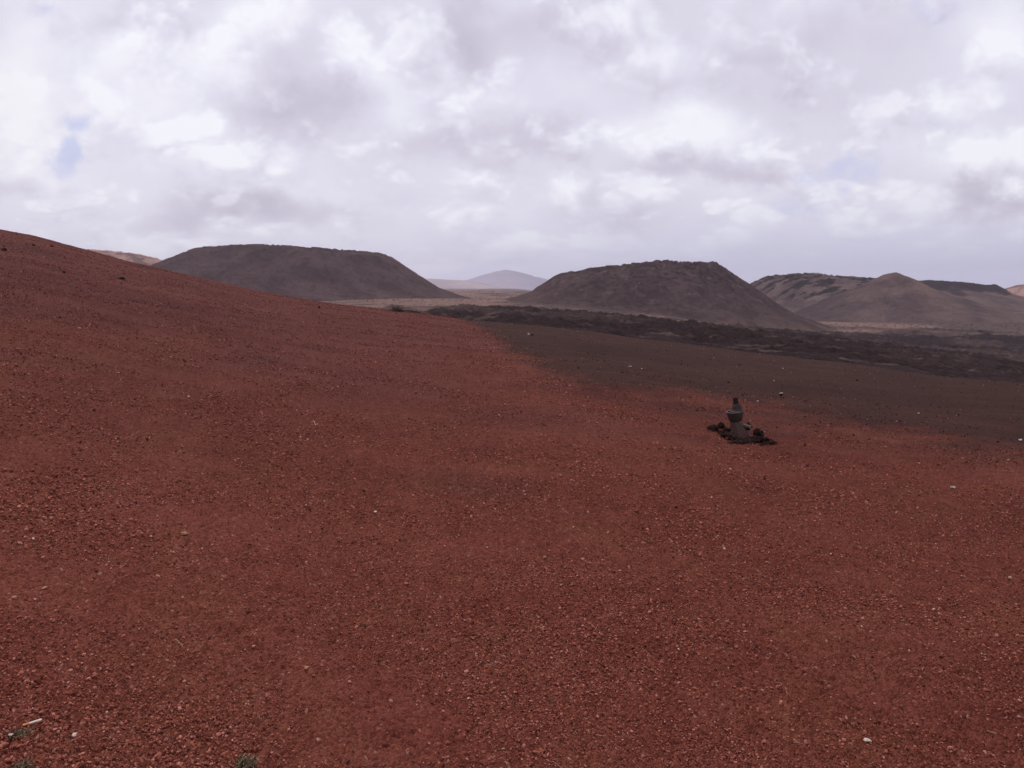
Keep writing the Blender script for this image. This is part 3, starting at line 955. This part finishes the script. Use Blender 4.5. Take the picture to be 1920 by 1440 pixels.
def straw():
    r0 = np.random.default_rng(91)
    n = 110
    az = np.radians(r0.uniform(-40, 40, n)); r = np.sqrt(r0.uniform(2.2 ** 2, 9.5 ** 2, n))
    t = np.linspace(0, 1, 7); a = np.linspace(0, 2 * math.pi, 4, endpoint=False)
    vs, fs = [], []
    for i in range(n):
        L = r0.uniform(.02, .075); th = r0.uniform(0, 6.28); cv = r0.normal(0, 1.1)
        an = th + cv * (t - .5)
        x = r[i] * math.sin(az[i]) + np.cumsum(np.cos(an)) * L / 7; y = r[i] * math.cos(az[i]) + np.cumsum(np.sin(an)) * L / 7
        z = ground_z(x, y) + .011 + .006 * np.sin(t * 3.1 + r0.uniform(0, 3))
        w = r0.uniform(.0007, .0014)
        v = np.stack([x[:, None] - np.sin(an)[:, None] * np.cos(a) * w, y[:, None] + np.cos(an)[:, None] * np.cos(a) * w, z[:, None] + np.sin(a) * w], -1).reshape(-1, 3)
        k = np.arange(28).reshape(7, 4); k2 = np.concatenate([k, k[:, :1]], 1)
        q = np.stack([k2[:-1, :-1], k2[:-1, 1:], k2[1:, 1:], k2[1:, :-1]], -1).reshape(-1, 4)
        vs.append(v); fs.append(q + 28 * i)
    o = raw_mesh('straw', np.concatenate(vs), np.concatenate(fs), M_STRAW, None, True)
    tag(o, 'thin pale dry plant fibres scattered over the red gravel', 'straw', kind='stuff')


straw()

# ------------------------------------------------------------------ haze
def build_haze(density):
    x0, x1, y0, y1, z0, z1 = -24000, 24000, -900, 25500, -150, 520
    co = np.array([(x0, y0, z0), (x1, y0, z0), (x1, y1, z0), (x0, y1, z0), (x0, y0, z1), (x1, y0, z1), (x1, y1, z1), (x0, y1, z1)])
    f = np.array([[3, 2, 1, 0], [4, 5, 6, 7], [0, 1, 5, 4], [1, 2, 6, 5], [2, 3, 7, 6], [3, 0, 4, 7]])
    m, nt = new_mat('haze_air')
    v = nt.n('ShaderNodeVolumePrincipled', {'Color': (.84, .85, 1.0, 1), 'Density': density, 'Anisotropy': .2})
    nt.n('ShaderNodeOutputMaterial', {'Volume': v.outputs[0]})
    o = raw_mesh('haze', co, f, m, None, False)
    tag(o, kind='stuff')


build_haze(4.6e-5)

# ------------------------------------------------------------------ sky
SUN_EL, SUN_AZ = R(56), R(-28)


DV, BASE, BK, LOWK, SH0, SHK = .50, .61, .88, .55, .57, 1.55
LAYERS = [((3.1, 1.7, 0), 1.15, .75, .46, .70), ((8.3, 5.2, 0), .85, .75, .50, .72), ((1.3, 9.4, 0), .62, .7, .55, .76)]


def build_world():
    w = bpy.data.worlds.new('World'); scn.world = w; w.use_nodes = True
    nt = NT(w.node_tree)
    d = nt.n('ShaderNodeTexCoord').outputs['Generated']
    sep = nt.n('ShaderNodeSeparateXYZ', {0: d})
    X, Y, Z = sep.outputs
    sky = nt.n('ShaderNodeTexSky', sky_type='NISHITA', sun_disc=False, sun_elevation=SUN_EL, sun_rotation=SUN_AZ, air_density=1.0, dust_density=1.5, ozone_density=1.5)
    S = 10.0        # background strength is 0.1
    yy = nt.m('MAXIMUM', nt.m('ABSOLUTE', Y), .15)
    U = nt.m('DIVIDE', X, yy); V = nt.m('DIVIDE', Z, yy)
    uv = nt.n('ShaderNodeCombineXYZ', {0: U, 1: V, 2: 0.0}).outputs[0]
    # the cloud deck: a flat layer overhead, so clumps shrink and flatten towards the horizon
    zz = nt.m('ADD', nt.m('MAXIMUM', V, -.05), .17)
    deck = nt.n('ShaderNodeCombineXYZ', {0: nt.m('MULTIPLY', U, 2.9), 1: nt.m('MULTIPLY', nt.m('LOGARITHM', zz, math.e), 1.55), 2: 0.0}).outputs[0]

    def scl(vec, k):
        nd = nt.t.nodes.new('ShaderNodeVectorMath'); nd.operation = 'SCALE'
        nt.set(nd.inputs[0], vec); nd.inputs['Scale'].default_value = k
        return nd.outputs[0]
    wob = nt.n('ShaderNodeTexNoise', {'Vector': uv, 'Scale': 6.0, 'Detail': 6.0, 'Roughness': .6}).outputs['Color']
    uvw = nt.v('ADD', uv, scl(nt.v('SUBTRACT', wob, (.5, .5, .5)), .16))
    dw = nt.n('ShaderNodeTexNoise', {'Vector': deck, 'Scale': 5.0, 'Detail': 3.0, 'Roughness': .5}).outputs['Color']
    deckw = nt.v('ADD', deck, scl(nt.v('SUBTRACT', dw, (.5, .5, .5)), .11))

    def dens(vec):
        """puffy heaps: soft fBm with rounded cells on it"""
        a = nt.noise(vec, 2.0, 9, .56)
        v = nt.n('ShaderNodeTexVoronoi', {'Vector': vec, 'Scale': 3.0, 'Detail': 3.0, 'Roughness': .5, 'Lacunarity': 2.2, 'Smoothness': .55, 'Randomness': 1.0},
                 feature='SMOOTH_F1', normalize=False, voronoi_dimensions='2D').outputs['Distance']
        return nt.m('ADD', a, nt.m('MULTIPLY', nt.m('SUBTRACT', .75, v), DV))

    def uvof(px, py):
        sp, cp = math.sin(PITCH), math.cos(PITCH)
        cx, cz = (px - 960) / FOC, (720 - py) / FOC
        dy = cp + cz * sp
        return cx / dy, (-sp + cz * cp) / dy

    def blobs(lst):
        tot = None
        for px, py, a, b, amp in lst:
            u0, v0 = uvof(px, py)
            p = nt.v('MULTIPLY', nt.v('SUBTRACT', uvw, (u0, v0, 0)), (FOC / a, FOC / b, 0))
            e = nt.m('MULTIPLY', nt.rng(nt.v('LENGTH', p), 0, 1.5, 1, 0, 'SMOOTHSTEP'), amp)
            tot = e if tot is None else nt.m('ADD', tot, e)
        return tot
    bright = blobs([(430, 130, 80, 70, .38), (490, 20, 80, 50, .3), (690, 130, 70, 60, .3), (1290, 245, 130, 50, .42), (1065, 352, 30, 20, .35), (1570, 380, 60, 26, .4),
                    (1860, 300, 120, 40, .34), (1790, 205, 90, 30, .28), (250, 115, 120, 60, .3), (30, 160, 90, 150, .28), (290, 210, 110, 40, .25), (350, 275, 110, 40, .3),
                    (900, 190, 120, 60, .15), (1900, 70, 90, 60, .2), (70, 320, 90, 60, .1), (730, 215, 70, 50, .2),
                    (560, 215, 120, 60, -.46), (850, 90, 80, 80, -.42), (1010, 60, 120, 60, -.26), (500, 390, 200, 34, -.46), (330, 365, 100, 30, -.25), (1000, 235, 110, 40, -.25),
                    (1330, 325, 150, 26, -.38), (1140, 400, 120, 40, -.25), (1870, 375, 140, 26, -.38), (60, 360, 120, 30, -.28), (530, 120, 60, 60, -.26), (860, 290, 160, 34, -.25),
                    (1330, 110, 260, 120, -.14), (1560, 210, 260, 140, -.15), (1030, 290, 100, 40, -.16), (1600, 60, 200, 50, -.12), (260, 40, 110, 40, -.25)])
    b = nt.m('ADD', BASE, nt.m('MULTIPLY', nt.m('SUBTRACT', nt.noise(deckw, 1.6, 5, .5), .5), LOWK))
    for off, sc, amt, lo, hi in LAYERS:
        vec = nt.v('ADD', scl(deckw, sc), off)
        d0 = dens(vec)
        d2 = dens(nt.v('ADD', vec, (-.015, .13, 0)))
        al = nt.m('MULTIPLY', nt.rng(d0, lo, hi, 0, 1, 'SMOOTHSTEP'), amt)
        sh = nt.m('ADD', SH0, nt.m('MULTIPLY', nt.m('SUBTRACT', d0, d2), SHK))
        sh = nt.m('MINIMUM', nt.m('MAXIMUM', sh, .12), 1.0)
        b = nt.m('ADD', nt.m('MULTIPLY', b, nt.m('SUBTRACT', 1.0, al)), nt.m('MULTIPLY', sh, al))
    b = nt.m('ADD', b, nt.m('MULTIPLY', bright, BK))
    cloud = nt.ramp(b, [(.0, (.49, .44, .535)), (.30, (.64, .590, .700)), (.60, (.80, .770, .885)), (.92, (.99, .98, 1.04))])
    # warmer cream on the far left, as the sun stands behind that cloud
    cloud = nt.mix(nt.rng(nt.v('LENGTH', nt.v('MULTIPLY', nt.v('SUBTRACT', uvw, (*uvof(-40, 190), 0)), (FOC / 260, FOC / 200, 0))), 0, 1.2, .55, 0, 'SMOOTHSTEP'), cloud, (.97, .94, .90), 'MULTIPLY')
    gap = blobs([(158, 200, 46, 26, 1.15), (132, 276, 36, 36, 1.25), (142, 240, 22, 40, .7), (1590, 322, 80, 18, .75), (1470, 388, 70, 24, .65), (1740, 45, 110, 40, .5), (70, 0, 40, 16, .7), (1530, 350, 40, 30, .5)])
    n3 = nt.noise(uv, 16.0, 6, .6)
    gap = nt.rng(nt.m('ADD', gap, nt.m('MULTIPLY', nt.m('SUBTRACT', n3, .5), 2.0)), .12, 1.45, 0, .68, 'SMOOTHSTEP')
    cloud = nt.mix(gap, cloud, (.50, .555, .86))
    hb = nt.rng(V, .015, .125, 1, 0, 'SMOOTHSTEP')
    hb = nt.m('MULTIPLY', hb, nt.rng(U, -.3, .5, .35, .95, 'SMOOTHSTEP'))
    cloud = nt.mix(hb, cloud, (.565, .565, .74))
    out = nt.mix(.92, sky.outputs[0], scl(cloud, S))
    bg = nt.n('ShaderNodeBackground', {'Color': out, 'Strength': .1})
    nt.n('ShaderNodeOutputWorld', {'Surface': bg.outputs[0]})
    w.cycles.sampling_method = 'MANUAL'; w.cycles.sample_map_resolution = 512


build_world()

sl = bpy.data.lights.new('Sun', 'SUN'); sl.energy = 1.5; sl.angle = R(10); sl.color = (1, .95, .88)
so = bpy.data.objects.new('Sun', sl); COL.objects.link(so)
sd = Vector((math.sin(SUN_AZ) * math.cos(SUN_EL), math.cos(SUN_AZ) * math.cos(SUN_EL), math.sin(SUN_EL)))
so.rotation_euler = sd.to_track_quat('Z', 'Y').to_euler(); so.location = (0, 0, 50)

cam = bpy.data.cameras.new('Camera'); co_ = bpy.data.objects.new('Camera', cam); COL.objects.link(co_)
cam.sensor_width = 36; cam.lens = 36 * FOC / 1920; cam.clip_start = .05; cam.clip_end = 80000
co_.location = (0, 0, CAMH); co_.rotation_euler = (math.pi / 2 - PITCH, 0, 0)
scn.camera = co_

scn.view_settings.view_transform = 'Standard'; scn.view_settings.look = 'None'
scn.view_settings.exposure = 0; scn.view_settings.gamma = 1
cy = scn.cycles
cy.max_bounces = 5; cy.diffuse_bounces = 3; cy.glossy_bounces = 2; cy.volume_bounces = 1
cy.use_denoising = True
try:
    cy.denoiser = 'OPENIMAGEDENOISE'; cy.denoising_input_passes = 'RGB_ALBEDO_NORMAL'; cy.denoising_prefilter = 'ACCURATE'
except Exception: pass
cy.caustics_reflective = False; cy.caustics_refractive = False
